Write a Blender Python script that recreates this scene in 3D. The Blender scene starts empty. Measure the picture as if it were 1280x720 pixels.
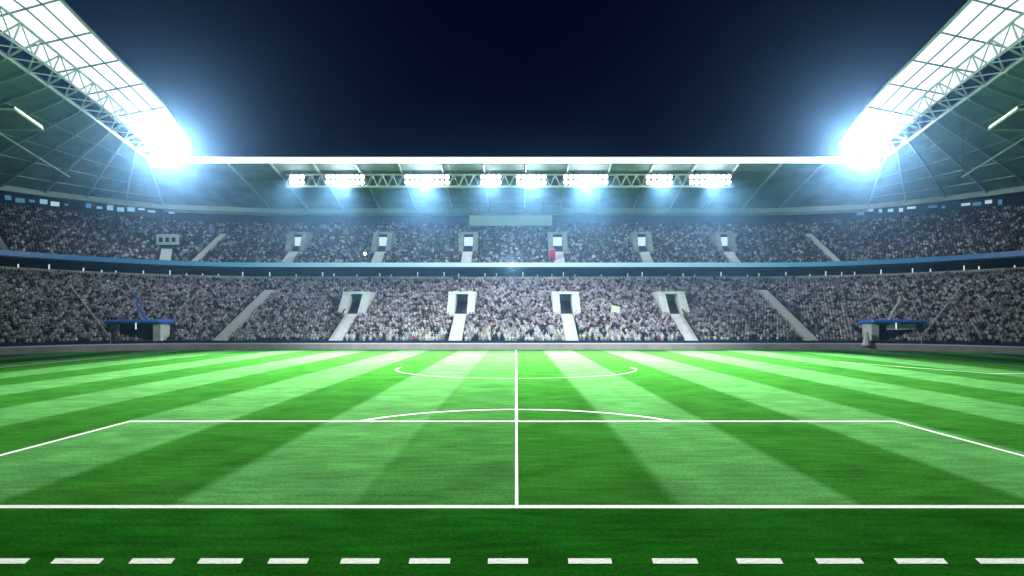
import bpy, bmesh, math, random
import numpy as np
from mathutils import Vector, Matrix, noise
random.seed(7); rng = np.random.default_rng(7)
S = bpy.context.scene
COL = S.collection
R = math.radians
CX, CY = 55.0, 99.0           # centre of the corner arcs (mirrored in X)
CAMH = 5.33

# ------------------------------------------------------------------ materials
def mat(name, color, rough=0.7, metal=0.0, emit=None, es=0.0, var=0.0, scale=3.0, bump=0.0, sample=True, trans=0.0):
    m = bpy.data.materials.new(name); m.use_nodes = True
    nt = m.node_tree; b = nt.nodes['Principled BSDF']
    b.inputs['Base Color'].default_value = (*color, 1)
    b.inputs['Roughness'].default_value = rough
    b.inputs['Metallic'].default_value = metal
    if emit:
        b.inputs['Emission Color'].default_value = (*emit, 1); b.inputs['Emission Strength'].default_value = es
    if var > 0 or bump > 0:
        tc = nt.nodes.new('ShaderNodeTexCoord'); n = nt.nodes.new('ShaderNodeTexNoise')
        n.inputs['Scale'].default_value = scale; n.inputs['Detail'].default_value = 6
        nt.links.new(tc.outputs['Object'], n.inputs['Vector'])
        if var > 0:
            r = nt.nodes.new('ShaderNodeMapRange')
            r.inputs['From Min'].default_value = 0.3; r.inputs['From Max'].default_value = 0.7
            r.inputs['To Min'].default_value = 1 - var; r.inputs['To Max'].default_value = 1 + var
            nt.links.new(n.outputs['Fac'], r.inputs['Value'])
            mx = nt.nodes.new('ShaderNodeVectorMath'); mx.operation = 'SCALE'
            mx.inputs[0].default_value = color
            nt.links.new(r.outputs['Result'], mx.inputs['Scale'])
            nt.links.new(mx.outputs['Vector'], b.inputs['Base Color'])
        if bump > 0:
            bp = nt.nodes.new('ShaderNodeBump'); bp.inputs['Strength'].default_value = bump; bp.inputs['Distance'].default_value = 0.05
            nt.links.new(n.outputs['Fac'], bp.inputs['Height']); nt.links.new(bp.outputs['Normal'], b.inputs['Normal'])
    if not sample: m.cycles.emission_sampling = 'NONE'
    return m

M = dict(
    concrete=mat('concrete', (.30, .30, .31), .85, var=.25, scale=.6, bump=.2),
    terrace=mat('terrace_concrete', (.10, .10, .12), .85, var=.3, scale=.5),
    pale=mat('pale_concrete', (.80, .81, .83), .8, var=.10, scale=.7),
    white=mat('white_paint', (.8, .8, .8), .5, var=.05, scale=2),
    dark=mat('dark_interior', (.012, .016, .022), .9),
    roof=mat('roof_panel', (.30, .35, .37), .8, metal=0, var=.22, scale=.25),
    rib=mat('roof_steel', (.55, .62, .62), .4, metal=.1, var=.08, scale=1),
    steel=mat('white_steel', (.75, .78, .8), .35, metal=.2, var=.06, scale=2),
    gridsteel=mat('glazing_bar_steel', (.22, .24, .27), .5),
    glass=mat('emissive_glazing', (.7, .75, .8), .3, emit=(.85, .95, 1.0), es=1.25, var=.05, scale=.2),  # emission stands in for the lamps that light this glass
    blue=mat('blue_paint', (.05, .22, .85), .45, var=.1, scale=1),
    navy=mat('navy_fabric', (.012, .014, .10), .8, var=.3, scale=2),
    wallgrey=mat('boundary_wall_grey', (.46, .42, .43), .8, var=.18, scale=.5),
    darkglass=mat('dark_glass', (.015, .03, .045), .15, var=.3, scale=.3),
    opening=mat('shaded_opening', (.26, .32, .34), .7, var=.2, scale=1),
    housing=mat('floodlight_housing', (.25, .27, .3), .4, metal=.5),
    lens=mat('floodlight_lens', (.9, .9, .9), .2, emit=(.85, .96, 1.0), es=30, sample=False),
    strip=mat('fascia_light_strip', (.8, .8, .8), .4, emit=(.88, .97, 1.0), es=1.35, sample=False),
    litroom=mat('lit_doorway', (.7, .8, .8), .5, emit=(.75, .92, .92), es=.75, sample=False),
    window=mat('lit_window', (.3, .4, .5), .2, emit=(.35, .65, .9), es=.55, sample=False),
    window_dim=mat('dim_window', (.2, .3, .4), .2, emit=(.1, .35, .6), es=.35, sample=False),
    window_pale=mat('pale_window', (.3, .4, .5), .2, emit=(.7, .85, .95), es=.6, sample=False),
    postlamp=mat('post_lamp', (.8, .8, .8), .4, emit=(.85, .93, 1.0), es=.8, sample=False),
    panel=mat('blank_screen', (.42, .52, .50), .6, var=.05, scale=.3, emit=(.5, .7, .68), es=.14, sample=False),
    olive=mat('olive_screen_skin', (.12, .115, .08), .6, var=.3, scale=.4),
    red=mat('red_cloth', (.65, .03, .10), .8, var=.25, scale=3),
    flag=mat('white_cloth', (.8, .8, .76), .8, var=.1, scale=3),
    rail=mat('black_rail', (.02, .02, .025), .5),
    line=mat('line_paint', (.78, .82, .72), .85, var=.1, scale=11, bump=.5),
    haze_washed=mat('haze_washed_line', (.15, .37, .11), .9, var=.25, scale=6),  # bright haze over the far line is put into this grass-like colour
)
# LED ribbon board: blue at the corners; the glow over the middle is painted in as pale cyan
def led_mat():
    m = mat('led_ribbon', (.05, .1, .15), .3); nt = m.node_tree; b = nt.nodes['Principled BSDF']
    tc = nt.nodes.new('ShaderNodeTexCoord'); sx = nt.nodes.new('ShaderNodeSeparateXYZ'); ab = nt.nodes.new('ShaderNodeMath'); ab.operation = 'ABSOLUTE'
    nt.links.new(tc.outputs['Object'], sx.inputs[0]); nt.links.new(sx.outputs['X'], ab.inputs[0])
    mr = nt.nodes.new('ShaderNodeMapRange'); mr.inputs['From Max'].default_value = 100
    nt.links.new(ab.outputs[0], mr.inputs['Value'])
    cr = nt.nodes.new('ShaderNodeValToRGB'); e = cr.color_ramp.elements
    e[0].position = 0; e[0].color = (.62, .85, .95, 1); e[1].position = 1; e[1].color = (.01, .045, .13, 1)
    k = e.new(.3); k.color = (.30, .58, .66, 1); k = e.new(.6); k.color = (.05, .22, .30, 1); k = e.new(.8); k.color = (.02, .08, .18, 1)
    nt.links.new(mr.outputs[0], cr.inputs[0]); nt.links.new(cr.outputs[0], b.inputs['Emission Color'])
    b.inputs['Emission Strength'].default_value = 1.1
    m.cycles.emission_sampling = 'NONE'
    return m
M['led'] = led_mat()

# ------------------------------------------------------------------ mesh helpers
class MB:
    def __init__(s): s.v = []; s.f = []; s.mi = []
    def add(s, vs, fs, mi=0):
        o = len(s.v); s.v += [tuple(v) for v in vs]; s.f += [tuple(i + o for i in f) for f in fs]; s.mi += [mi] * len(fs)
    def hexa(s, p, mi=0):      # 8 points: bottom 4, top 4
        s.add(p, [(0, 3, 2, 1), (4, 5, 6, 7), (0, 1, 5, 4), (1, 2, 6, 5), (2, 3, 7, 6), (3, 0, 4, 7)], mi)
    def box(s, c, d, rz=0, mi=0):
        cs, sn = math.cos(rz), math.sin(rz); P = []
        for z in (-1, 1):
            for x, y in ((-1, -1), (1, -1), (1, 1), (-1, 1)):
                X, Y = x * d[0] / 2, y * d[1] / 2
                P.append((c[0] + X * cs - Y * sn, c[1] + X * sn + Y * cs, c[2] + z * d[2] / 2))
        s.hexa(P, mi)
    def bar(s, a, b, r, n=6, r2=None, mi=0):
        a, b = Vector(a), Vector(b); d = (b - a).normalized(); r2 = r if r2 is None else r2
        u = d.cross(Vector((0, 0, 1)));
        if u.length < 1e-3: u = Vector((1, 0, 0))
        u.normalize(); w = d.cross(u); P = []
        for q, rr in ((a, r), (b, r2)):
            for k in range(n):
                t = 2 * math.pi * k / n; P.append(q + u * rr * math.cos(t) + w * rr * math.sin(t))
        s.add(P, [(k, (k + 1) % n, n + (k + 1) % n, n + k) for k in range(n)] + [tuple(range(n))[::-1], tuple(range(n, 2 * n))], mi)
    def beam(s, a, b, w, h, mi=0):          # rectangular beam, h hangs below the line
        a, b = Vector(a), Vector(b); d = (b - a); d.z = 0; d.normalize(); u = Vector((-d.y, d.x, 0)) * w / 2; H = Vector((0, 0, h))
        s.hexa([a - u - H, a + u - H, b + u - H, b - u - H, a - u, a + u, b + u, b - u], mi)
    def path(s, pts, r, n=6, mi=0):
        for a, b in zip(pts[:-1], pts[1:]): s.bar(a, b, r, n, mi=mi)
    def sweep(s, rows, closed=False, mi=0):    # rows: list of equal-length point lists
        n = len(rows[0]); o = len(s.v)
        for r in rows: s.v += [tuple(p) for p in r]
        for i in range(len(rows) - 1):
            for j in range(n if closed else n - 1):
                k = (j + 1) % n
                s.f.append((o + i * n + j, o + i * n + k, o + (i + 1) * n + k, o + (i + 1) * n + j)); s.mi.append(mi)
        if closed:
            s.f.append(tuple(o + j for j in range(n))[::-1]); s.f.append(tuple(o + (len(rows) - 1) * n + j for j in range(n))); s.mi += [mi, mi]
    def build(s, name, m, parent=None, smooth=False):
        me = bpy.data.meshes.new(name); me.from_pydata(s.v, [], s.f)
        for mm in (m if isinstance(m, (list, tuple)) else [m]): me.materials.append(mm)
        me.polygons.foreach_set('material_index', s.mi)
        if smooth: me.polygons.foreach_set('use_smooth', [True] * len(me.polygons))
        me.update(); bm = bmesh.new(); bm.from_mesh(me); bmesh.ops.recalc_face_normals(bm, faces=bm.faces); bm.to_mesh(me); bm.free()
        o = bpy.data.objects.new(name, me); COL.objects.link(o)
        if parent: o.parent = parent; o.matrix_parent_inverse = Matrix.Translation(-Vector(parent.location)) if not parent.rotation_euler.z else Matrix.Identity(4)
        return o
def tag(o, label=None, cat=None, group=None, kind=None):
    if label: o['label'] = label
    if cat: o['category'] = cat
    if group: o['group'] = group
    if kind: o['kind'] = kind
    return o
def empty(name, loc, label, cat, group=None):
    o = bpy.data.objects.new(name, None); COL.objects.link(o); o.location = loc; o.empty_display_size = .5
    return tag(o, label, cat, group)
def copy_tree(o, loc, rz=None):
    c = o.copy(); COL.objects.link(c); c.location = loc
    if rz is not None: c.rotation_euler = (0, 0, rz)
    for ch in o.children:
        d = ch.copy(); COL.objects.link(d); d.parent = c
        for g in ch.children:
            e = g.copy(); COL.objects.link(e); e.parent = d
    return c

# ------------------------------------------------------------------ bowl geometry
YS = 58.0                                           # side stands run back to here
def ring(kind='all'):
    """list of (px, py, nx, ny, g): points of the inner edge with outward normal and height factor"""
    L = []
    for y in np.linspace(YS, CY, 9)[:-1]: L.append((-CX - 25, y, -1, 0, 1.06))
    for k in range(0, 31):
        a = R(180 - 3 * k); t = k / 30; g = 1 + .06 * (1 - t * t * (3 - 2 * t))
        L.append((-CX + 25 * math.cos(a), CY + 25 * math.sin(a), math.cos(a), math.sin(a), g))
    for x in np.linspace(-CX, CX, 23)[1:-1]: L.append((x, CY + 25, 0, 1, 1.0))
    R_ = [(-x, y, -nx, ny, g) for x, y, nx, ny, g in L[:39]]
    return L + R_[::-1]
RING = ring()
def P(r, off, z, scale=True):
    return (r[0] + r[2] * off, r[1] + r[3] * off, z * (r[4] if scale else 1))
def offset_of(x, y):
    ax = abs(x)
    if y < CY: return ax - CX - 25, 1.06
    if ax <= CX: return y - CY - 25, 1.0
    dx, dy = ax - CX, y - CY; a = math.degrees(math.atan2(dy, dx)); t = a / 90
    return math.hypot(dx, dy) - 25, 1 + .06 * (1 - t * t * (3 - 2 * t))
NL, NU = 30, 21
LO0, LO1, LZ0, LZ1 = 0.6, 33.0, 1.25, 14.1
UO0, UO1, UZ0, UZ1 = 28.4, 50.0, 17.2, 28.9
def lowz(o): return LZ0 + (LZ1 - LZ0) * (o - LO0) / (LO1 - LO0)
def uppz(o): return UZ0 + (UZ1 - UZ0) * (o - UO0) / (UO1 - UO0)
def sweep_profile(prof, closed=False, rng_=RING, scale=True):
    m = MB(); m.sweep([[P(r, o, z, scale) for o, z in prof] for r in rng_], closed); return m

stand = empty('grandstand', (0, 124, 0), 'two tiered floodlit grandstand curving round the far end of the pitch', 'grandstand')
# boundary wall with white coping and the navy cover behind it
sweep_profile([(0, -.1), (0, .98), (.28, .98), (.28, -.1)], True, scale=False).build('boundary_wall', M['wallgrey'], stand)
sweep_profile([(-.06, .98), (-.06, 1.2), (.34, 1.2), (.34, .983)], True, scale=False).build('wall_coping', M['white'], stand)
sweep_profile([(.345, .9), (.345, 1.62), (.40, 1.62), (.40, .9)], True, scale=False).build('front_cover', M['navy'], stand)
def terrace(o0, o1, z0, z1, n):
    pr = []; w = (o1 - o0) / n; h = (z1 - z0) / n
    for k in range(n): pr += [(o0 + k * w, z0 + k * h), (o0 + (k + 1) * w, z0 + k * h)]
    pr.append((o1, z1)); return pr
sweep_profile(terrace(LO0, LO1, LZ0, LZ1, NL)).build('lower_terrace', M['terrace'], stand)
sweep_profile(terrace(UO0, UO1, UZ0, UZ1, NU)).build('upper_terrace', M['terrace'], stand)
# white rail line on top of the lower tier, balcony, dark recess, soffit, fascia
sweep_profile([(32.85, 13.9), (32.85, 15.25), (33.1, 15.25), (33.1, 13.9)], True).build('balcony_rail', M['white'], stand)
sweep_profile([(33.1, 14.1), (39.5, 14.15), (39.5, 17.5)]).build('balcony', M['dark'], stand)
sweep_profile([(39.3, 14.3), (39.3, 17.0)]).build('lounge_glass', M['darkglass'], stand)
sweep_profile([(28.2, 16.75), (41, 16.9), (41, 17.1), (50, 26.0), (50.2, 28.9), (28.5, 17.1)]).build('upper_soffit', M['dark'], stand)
sweep_profile([(28.0, 16.75), (28.0, 18.0), (28.35, 18.0), (28.35, 16.75)], True).build('fascia', M['darkglass'], stand)
sweep_profile([(27.9, 17.0), (27.9, 17.95), (27.98, 17.95), (27.98, 17.0)], True).build('led_ribbon', M['led'], stand)
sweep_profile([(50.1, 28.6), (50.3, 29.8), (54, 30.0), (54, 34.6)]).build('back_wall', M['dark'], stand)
sweep_profile([(0.5, -.1), (0.5, 1.2), (LO0, LZ0)]).build('terrace_foot', M['terrace'], stand)

# white posts on the balcony with small lamps
i = 0
acc = 0
prev = None
for r in RING:
    p = Vector(P(r, 32.9, 0, False)[:2])
    if prev is not None:
        seg = (p - prev[0]).length; 
        while acc + 0 < seg:
            t = acc / seg; q = prev[0].lerp(p, t); g = prev[1] * (1 - t) + r[4] * t
            if abs(q.x) < 100 or q.y > 110:
                m = MB(); hh = random.choice((.7, 1.0, .45)); zb = 15.2 * g
                m.box((q.x, q.y + .1, zb + hh / 2), (.18, .18, hh)); m.build('balcony_post', M['postlamp'], stand)
            acc += random.choice((3.3, 5.2, 2.6, 6.0))
        acc -= seg
    prev = (p, r[4])

# lit windows under the roof in the corners
for sg in (-1, 1):
    for k, a in enumerate(np.arange(24, 68, 1.6)):
        if random.random() < .25: continue
        a = R(a); rr = 25 + 53.6; w = random.uniform(.7, 1.9); h = random.uniform(.4, 1.2)
        cx, cy = sg * (CX + rr * math.cos(a)), CY + rr * math.sin(a)
        m = MB(); m.box((cx, cy, 32.2 + random.uniform(-.3, .2)), (.2, w, h), rz=a if sg > 0 else math.pi - a)
        m.build('window', random.choice((M['window'], M['window'], M['window_dim'], M['window_pale'])), stand)

# aisles / stairs
aisles_low, aisles_up = [], []      # footprints to keep free of people (x0,y0,dx,dy,len,halfwidth)
def stair(x, y, d, o1, halfw, tier, matl, name='aisle_stair', rail=False, rail_side=1):
    d = Vector(d).normalized(); u = Vector((-d.y, d.x)); m = MB(); q = Vector((x, y)); step = .42
    zf = lowz if tier == 'low' else uppz
    k = 0; L = 0
    while True:
        a = q + d * (k * step); o, g = offset_of(a.x, a.y)
        if o > o1 or k > 200: break
        z = zf(o + step) * g + .30
        p = [a - u * halfw, a + u * halfw, a + d * step + u * halfw, a + d * step - u * halfw]
        m.hexa([(c.x, c.y, z - .9) for c in p] + [(c.x, c.y, z) for c in p]); k += 1; L = k * step
    st = m.build(name, matl, stand)
    (aisles_low if tier == 'low' else aisles_up).append((x, y, d.x, d.y, L, halfw + .35))
    if rail:
        pts = []
        for t in np.linspace(0, L, 12):
            a = q + d * t + u * rail_side * (halfw + .12); o, g = offset_of(a.x, a.y); pts.append((a.x, a.y, zf(o) * g + 1.25))
        mm = MB(); mm.path(pts, .13, 5)
        for pt in pts: mm.bar(pt, (pt[0], pt[1], pt[2] - 1.2), .05, 4)
        mm.build('handrail', M['rail'], stand)
    return st

boxes_low, boxes_up = [], []       # (x0,x1,o0,o1) kept free, end stand only
def portal_low(x, o0, wide=2.5, lean=0.0, part='entrance'):
    """entrance through the lower tier: white frame, dark recess, sloping wing walls"""
    y = 124 + o0; z0 = lowz(o0) - .1; h = 3.0; m = MB(); ow = wide / 2
    for s in (-1, 1):
        m.box((x + s * (ow + .75), y + 3.6, z0 + h / 2), (1.5, 7.2, h))
        a, b = y - 4.2, y                       # wing wall slopes down with the terrace
        xx0, xx1 = x + s * ow, x + s * (ow + 1.5)
        za, zb = lowz(a - 124) + .75, z0 + h * .98
        lo = min(xx0, xx1); hi = max(xx0, xx1)
        m.hexa([(lo, a, za - 2), (hi, a, za - 2), (hi, b - .003, zb - 4), (lo, b - .003, zb - 4), (lo, a, za), (hi, a, za), (hi, b - .003, zb), (lo, b - .003, zb)])
    m.box((x, y + 3.6, z0 + h + .25), (wide + 3.0, 7.2, .5))
    pt = m.build(part, M['pale'], stand)
    m = MB(); m.box((x, y + 4.5, z0 + h / 2), (wide, .3, h)); m.box((x, y + 2.2, z0 - .02), (wide, 4.4, .06)); m.build('opening', M['opening'], pt)
    boxes_low.append((x - ow - 1.7, x + ow + 1.7, o0 - 4.5, o0 + 7.6))
def portal_up(x, o0, lit=True, wide=2.2):
    y = 124 + o0; z0 = uppz(o0) - .1; h = 3.6; m = MB(); ow = wide / 2
    for s in (-1, 1):
        m.box((x + s * (ow + .55), y + 2.6, z0 + h / 2), (1.1, 5.2, h))
        lo, hi = sorted((x + s * ow, x + s * (ow + 1.1))); a, b = y - 2.4, y - .003
        za, zb = uppz(a - 124) + .8, z0 + h * .95
        m.hexa([(lo, a, za - 2), (hi, a, za - 2), (hi, b, zb - 4), (lo, b, zb - 4), (lo, a, za), (hi, a, za), (hi, b, zb), (lo, b, zb)])
    m.box((x, y + 2.6, z0 + h + .22), (wide + 2.2, 5.2, .44))
    pt = m.build('entrance', M['concrete'], stand)
    m = MB(); m.box((x, y + 2.0, z0 + h / 2), (wide, .2, h)); m.build('opening', M['darkglass'], pt)
    m = MB(); m.box((x, y + 1.6, z0 + h * .54), (wide * .95, .2, h * .56)); m.build('lit_doorway', M['litroom'] if lit else M['pale'], pt)
    boxes_up.append((x - ow - 1.3, x + ow + 1.3, o0 - 2.6, o0 + 5.5))

for x in (-32.6, -11.0, 10.1, 31.7):
    o0 = 17.0
    stair(x, 124.62, (0, 1), 13.2, 1.2, 'low', M['pale'], rail=abs(x) > 20, rail_side=1 if x < 0 else -1)
    portal_low(x, o0)
for x in (-53.5, 53.4):
    stair(x, 124.62, (0, 1), 26.5, 1.25, 'low', M['white'], rail=True, rail_side=1 if x < 0 else -1)
for x in (-51, -31.1, -11.1, 9.7, 29.4, 48.7):
    stair(x, 152.6, (0, 1), 34.6, 1.15, 'up', M['pale'])
    portal_up(x, 37.2)
for sg in (-1, 1):                                   # corner aisles of the upper tier
    yb = CY + math.sqrt(53.6 ** 2 - (70.3 - CX) ** 2); stair(sg * 70.3, yb, (0, 1), 44, .75, 'up', M['white'])
    for a, w, tierm in ((67.5, 1.1, M['pale']), (38, .6, M['concrete'])):
        if a > 50 and sg > 0: continue
        ca, sa = math.cos(R(a)), math.sin(R(a)); rr = 25 + 28.6
        stair(sg * (CX + rr * ca), CY + rr * sa, (sg * ca, sa), 34.5 if a > 50 else 48, w, 'up', tierm)
    if sg > 0: continue
    a = R(67.5); rr = 25 + 37; m = MB(); c = (sg * (CX + rr * math.cos(a)), CY + rr * math.sin(a))
    z0 = uppz(37)
    m.box((c[0], c[1], z0 + 1.7), (5.0, .5, 2.4)); pt = m.build('entrance', M['pale'], stand)
    for q in (-1.7, 0, 1.7):
        m = MB(); m.box((c[0] + q * .85, c[1] - .27, z0 + 1.6), (.8, .1, 1.0)); m.build('opening', M['darkglass'], pt)
    aisles_up.append((c[0], c[1] - 1.5, 0, 1, 5, 3.0))

# ------------------------------------------------------------------ corner tunnels (things of their own)
def tunnel(sg):
    x0, x1 = sorted((sg * 71.6, sg * 61.9)); yf = 123.2
    e = empty('player_tunnel', (sg * 66.5, yf, 0),
              'tunnel mouth under blue canopy with crooked %s' % ('blue pole on top' if sg < 0 else 'white pole on top'), 'tunnel')
    xin = -63.5 if sg < 0 else 63.5; xout = -71.3 if sg < 0 else 71.3
    m = MB()
    m.box((xin - sg * -.55, yf + 1.5, 2.35), (1.3, 3.0, 4.5)); m.box((xout, yf + 1.7, 2.35), (.5, 3.0, 4.5)); m.box(((xin + xout) / 2, yf + 3.2, 2.35), (8, .3, 4.4))
    m.build('tunnel_wall', M['pale'], e)
    m = MB(); m.box(((xin + xout) / 2, yf + 1.0, 2.3), (7.4, .3, 4.4)); m.build('opening', M['dark'], e)  # flat dark panel in place of the shade inside the tunnel
    m = MB(); lx0, lx1 = sorted((sg * 72.4, sg * 62.6))
    z0, z1 = 4.55, 5.45                       # canopy with a chamfered nose
    rows = []
    for x, sh in ((lx0, .5), (lx0 + .5, 1), (lx1 - .5, 1), (lx1, .5)):
        zc = (z0 + z1) / 2; hh = (z1 - z0) / 2 * sh
        rows.append([(x, yf - 1.6, zc - hh * .5), (x, yf - 1.9, zc), (x, yf - 1.6, zc + hh * .7), (x, yf + 3.2, zc + hh), (x, yf + 3.2, zc - hh)])
    m.sweep(rows, True); m.build('canopy', M['blue'], e)
    if sg > 0:
        m = MB(); m.bar((62.0, yf - .9, .8), (62.0, yf - .9, 3.2), .75, 8, .25); m.build('flared_post', M['white'], e)
        m = MB(); m.box((68.5, yf - .2, 4.05), (5.0, .3, .95)); m.build('header_beam', M['pale'], e)
    m = MB()
    if sg < 0: m.path([(-66.2, yf + 1.0, 5.2), (-68.1, yf + 1.0, 8.1), (-67.7, yf + 1, 8.9), (-69.0, yf + 1, 10.2)], .20, 6)
    else: m.path([(67.0, yf + 1, 5.2), (67.9, yf + 1, 7.2), (68.9, yf + 1, 8.6), (69.0, yf + 1, 9.6)], .20, 6)
    m.build('pole', M['blue'] if sg < 0 else M['white'], e)
    m = MB(); m.bar((sg * 66.8, yf - 1.75, 3.7), (sg * 66.8, yf - 1.75, 4.8), .12, 6); m.build('lamp', M['postlamp'], e)
    return e
for sg in (-1, 1):
    tunnel(sg)
    # sloping rail wall that parts the corner block from the tunnel
    pts = []
    for t in np.linspace(0, 1, 16):
        x, y = sg * (70.0 + 18 * t), 119.3 + 17 * t; o, g = offset_of(x, y); pts.append((x, y, lowz(max(o, .6)) * g + 1.15))
    m = MB(); m.path(pts, .12, 6)
    for p in pts: m.bar(p, (p[0], p[1], p[2] - 1.25), .04, 4)
    tag(m.build('guard_rail', M['pale']), 'thin pale rail climbing the terrace beside the tunnel with the %s pole' % ('blue' if sg < 0 else 'white'), 'railing')

# ------------------------------------------------------------------ roofs
def interp(tab, y):
    ys = [a for a, b in tab]; zs = [b for a, b in tab]
    return float(np.interp(y, ys, zs))
E_ = [(50, 57.5), (106.5, 54.6), (118, 52), (136, 48.9), (149.4, 43.4), (152, 41.5)]
S_ = [(50, 55.5), (102, 52), (128, 47.9), (147.5, 43.4), (151, 42.0)]
T_ = [(50, 51.0), (107, 46.9), (129, 43.9), (150, 40.5)]
def rear(a):   # a in degrees from the side (0) to the end (90)
    return (-(CX + 79 * math.cos(R(a))), CY + 79 * math.sin(R(a)))
def side_pairs():
    L = []
    for y in np.arange(58, 99, 6.8): L.append(((-80, y, interp(T_, y)), (-134, y, 35.4)))
    n = 11
    for k in range(n + 1):
        t = k / n; y = 99 + 51 * t; a = 66 * t; q = rear(a); L.append(((-80, y, interp(T_, y)), (*q, 35.4 - 1.6 * t * t)))
    return L
def mirror(L, sg): return [tuple((sg * -p[0], p[1], p[2]) for p in pr) for pr in L]
def deck(m, pairs, th=.5):
    rows = [[a, ((a[0] + b[0]) / 2, (a[1] + b[1]) / 2, (a[2] + b[2]) / 2 + .4), b, (b[0], b[1], b[2] + th), ((a[0] + b[0]) / 2, (a[1] + b[1]) / 2, (a[2] + b[2]) / 2 + .4 + th), (a[0], a[1], a[2] + th)] for a, b in pairs]
    m.sweep(rows, True)
def mid(a, b, t=.5, up=0): return tuple(a[i] * (1 - t) + b[i] * t + (up if i == 2 else 0) for i in range(3))
ROOFS = {}
for sg in (-1, 1):
    side = 'bare pole' if sg < 0 else ''
    e = empty('side_roof', (sg * 80, 100, 0), 'sloping side roof with bright glazed edge over the corner of the %s-poled tunnel' % ('blue' if sg < 0 else 'white'), 'roof')
    ROOFS[sg] = e
    PR = mirror(side_pairs(), sg)
    m = MB(); deck(m, PR); m.build('roof_deck', M['roof'], e)
    for a, b in PR:
        m = MB(); mm = mid(a, b, .5, .4); m.beam(a, mm, .28, .7); m.beam(mm, b, .28, .7); m.build('rib', M['rib'], e)
    m = MB()
    for (a, b), (c, d) in zip(PR[:-1], PR[1:]): m.beam(mid(b, a, .02), mid(d, c, .02), 1.0, 1.2)
    m.build('rear_beam', M['rib'], e)
    m = MB()
    for f in (.2, .42, .62, .82):
        for (a, b), (c, d) in zip(PR[:-1], PR[1:]):
            up = .4 * (1 - abs(f - .5) * 2)
            m.beam(mid(a, b, f, up - .01), mid(c, d, f, up - .01), .16, .22)
    m.build('purlin', M['rib'], e)
    # glazed leading edge
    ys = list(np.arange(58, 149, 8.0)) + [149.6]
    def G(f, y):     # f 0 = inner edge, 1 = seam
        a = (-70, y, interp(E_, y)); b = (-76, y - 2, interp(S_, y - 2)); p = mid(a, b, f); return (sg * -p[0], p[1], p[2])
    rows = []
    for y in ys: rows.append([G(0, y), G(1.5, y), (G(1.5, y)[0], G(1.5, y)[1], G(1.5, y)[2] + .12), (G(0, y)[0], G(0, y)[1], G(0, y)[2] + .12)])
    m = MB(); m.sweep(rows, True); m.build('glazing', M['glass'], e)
    # wing of glazing between the seam and the truss foot, seen behind the lattice
    m = MB()
    for y in ys: m.beam(G(0, y), G(1.5, y), .16, .30)
    for f in (0.36, .70, 1.03, 1.5):
        for y0, y1 in zip(ys[:-1], ys[1:]): m.beam(G(f, y0), G(f, y1), .14, .26)
    m.build('glazing_bars', M['gridsteel'], e)
    m = MB()
    for y0, y1 in zip(ys[:-1], ys[1:]): m.bar(G(0, y0), G(0, y1), .28, 8)
    m.build('edge_tube', M['steel'], e)
    # lattice truss hanging at the seam
    def Tp(y): return (sg * 80, y, interp(T_, y) - .1)
    def Sp(y): return (sg * 76.2, y, interp(S_, y) - .25)
    def Up(y): return (sg * 76.5, y + 1, interp(T_, y) + .5)
    yt = list(np.arange(58, 151, 4.6))
    tr = MB()
    for f in (Tp, Sp, Up):
        for y0, y1 in zip(yt[:-1], yt[1:]): tr.bar(f(y0), f(y1), .24 if f is not Up else .2, 8)
    tt = tr.build('truss', M['steel'], e)
    w = MB()
    for k, (y0, y1) in enumerate(zip(yt[:-1], yt[1:])):
        ym = (y0 + y1) / 2
        w.bar(Tp(y0), Sp(ym), .17, 6); w.bar(Sp(ym), Tp(y1), .17, 6)
        w.bar(Up(y0), Sp(ym), .12, 6); w.bar(Sp(ym), Up(y1), .12, 6)
        w.bar(Tp(y0), Up(ym), .1, 6); w.bar(Up(ym), Tp(y1), .1, 6)
    w.build('lattice', M['steel'], tt)

# end roof
endroof = empty('end_roof', (0, 150, 0), 'long flat stadium roof with a glowing white front edge above the far stand', 'roof')
def EF(x): return (x, 150, 39.55)
def ER(x):
    ax = abs(x)
    if ax <= 55: return (x, 178, 33.8)
    t = (ax - 55) / 15; a = 90 - 24 * t - 0; q = rear(a); return (math.copysign(-q[0], x), q[1], 33.8)
xs = [-80, -70] + list(np.linspace(-55, 55, 12)) + [70, 80]
prs = []
for x in xs:
    if abs(x) > 75:
        q = rear(66); prs.append(((x, 150, 40.48), (math.copysign(-q[0], x), q[1], 33.83)))
    elif abs(x) == 70:
        q = rear(74); prs.append((EF(x), (math.copysign(-q[0], x), q[1], 33.8)))
    else: prs.append((EF(x), ER(x)))
m = MB(); deck(m, prs); m.build('roof_deck', M['roof'], endroof)
def endz(x, y):
    t = (y - 150) / 28; return 39.55 * (1 - t) + 33.8 * t + .8 * min(t, 1 - t)
for k in range(-7, 8):
    x = 2.2 + 9.25 * k
    xr = x if abs(x) < 56 else math.copysign(55 + (abs(x) - 55) * .95, x)
    ye = 178 if abs(x) < 55 else 98.5 + math.sqrt(79 ** 2 - (abs(x) - 55) ** 2)
    a = (x, 150.2, endz(x, 150)); b = (x, ye, endz(x, ye)); mm = (x, 164, endz(x, 164))
    m = MB(); m.beam(a, mm, .30, .65); m.beam(mm, b, .30, .65); m.build('rib', M['rib'], endroof)
m = MB()
for y in (154.5, 159.5, 165, 170, 174): m.beam((-68, y, endz(0, y) - .005), (68, y, endz(0, y) - .005), .14, .2)
m.build('purlin', M['roof'], endroof)
def rearline(dr, z):
    L = []
    for k in range(9):
        q = rear(66 + 3 * k); d = Vector((q[0] + CX, q[1] - CY)).normalized(); L.append((q[0] - d.x * dr, q[1] - d.y * dr, z))
    return L + [(-p[0], p[1], p[2]) for p in L[::-1]]
m = MB(); L = rearline(.6, 34.0)
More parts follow.
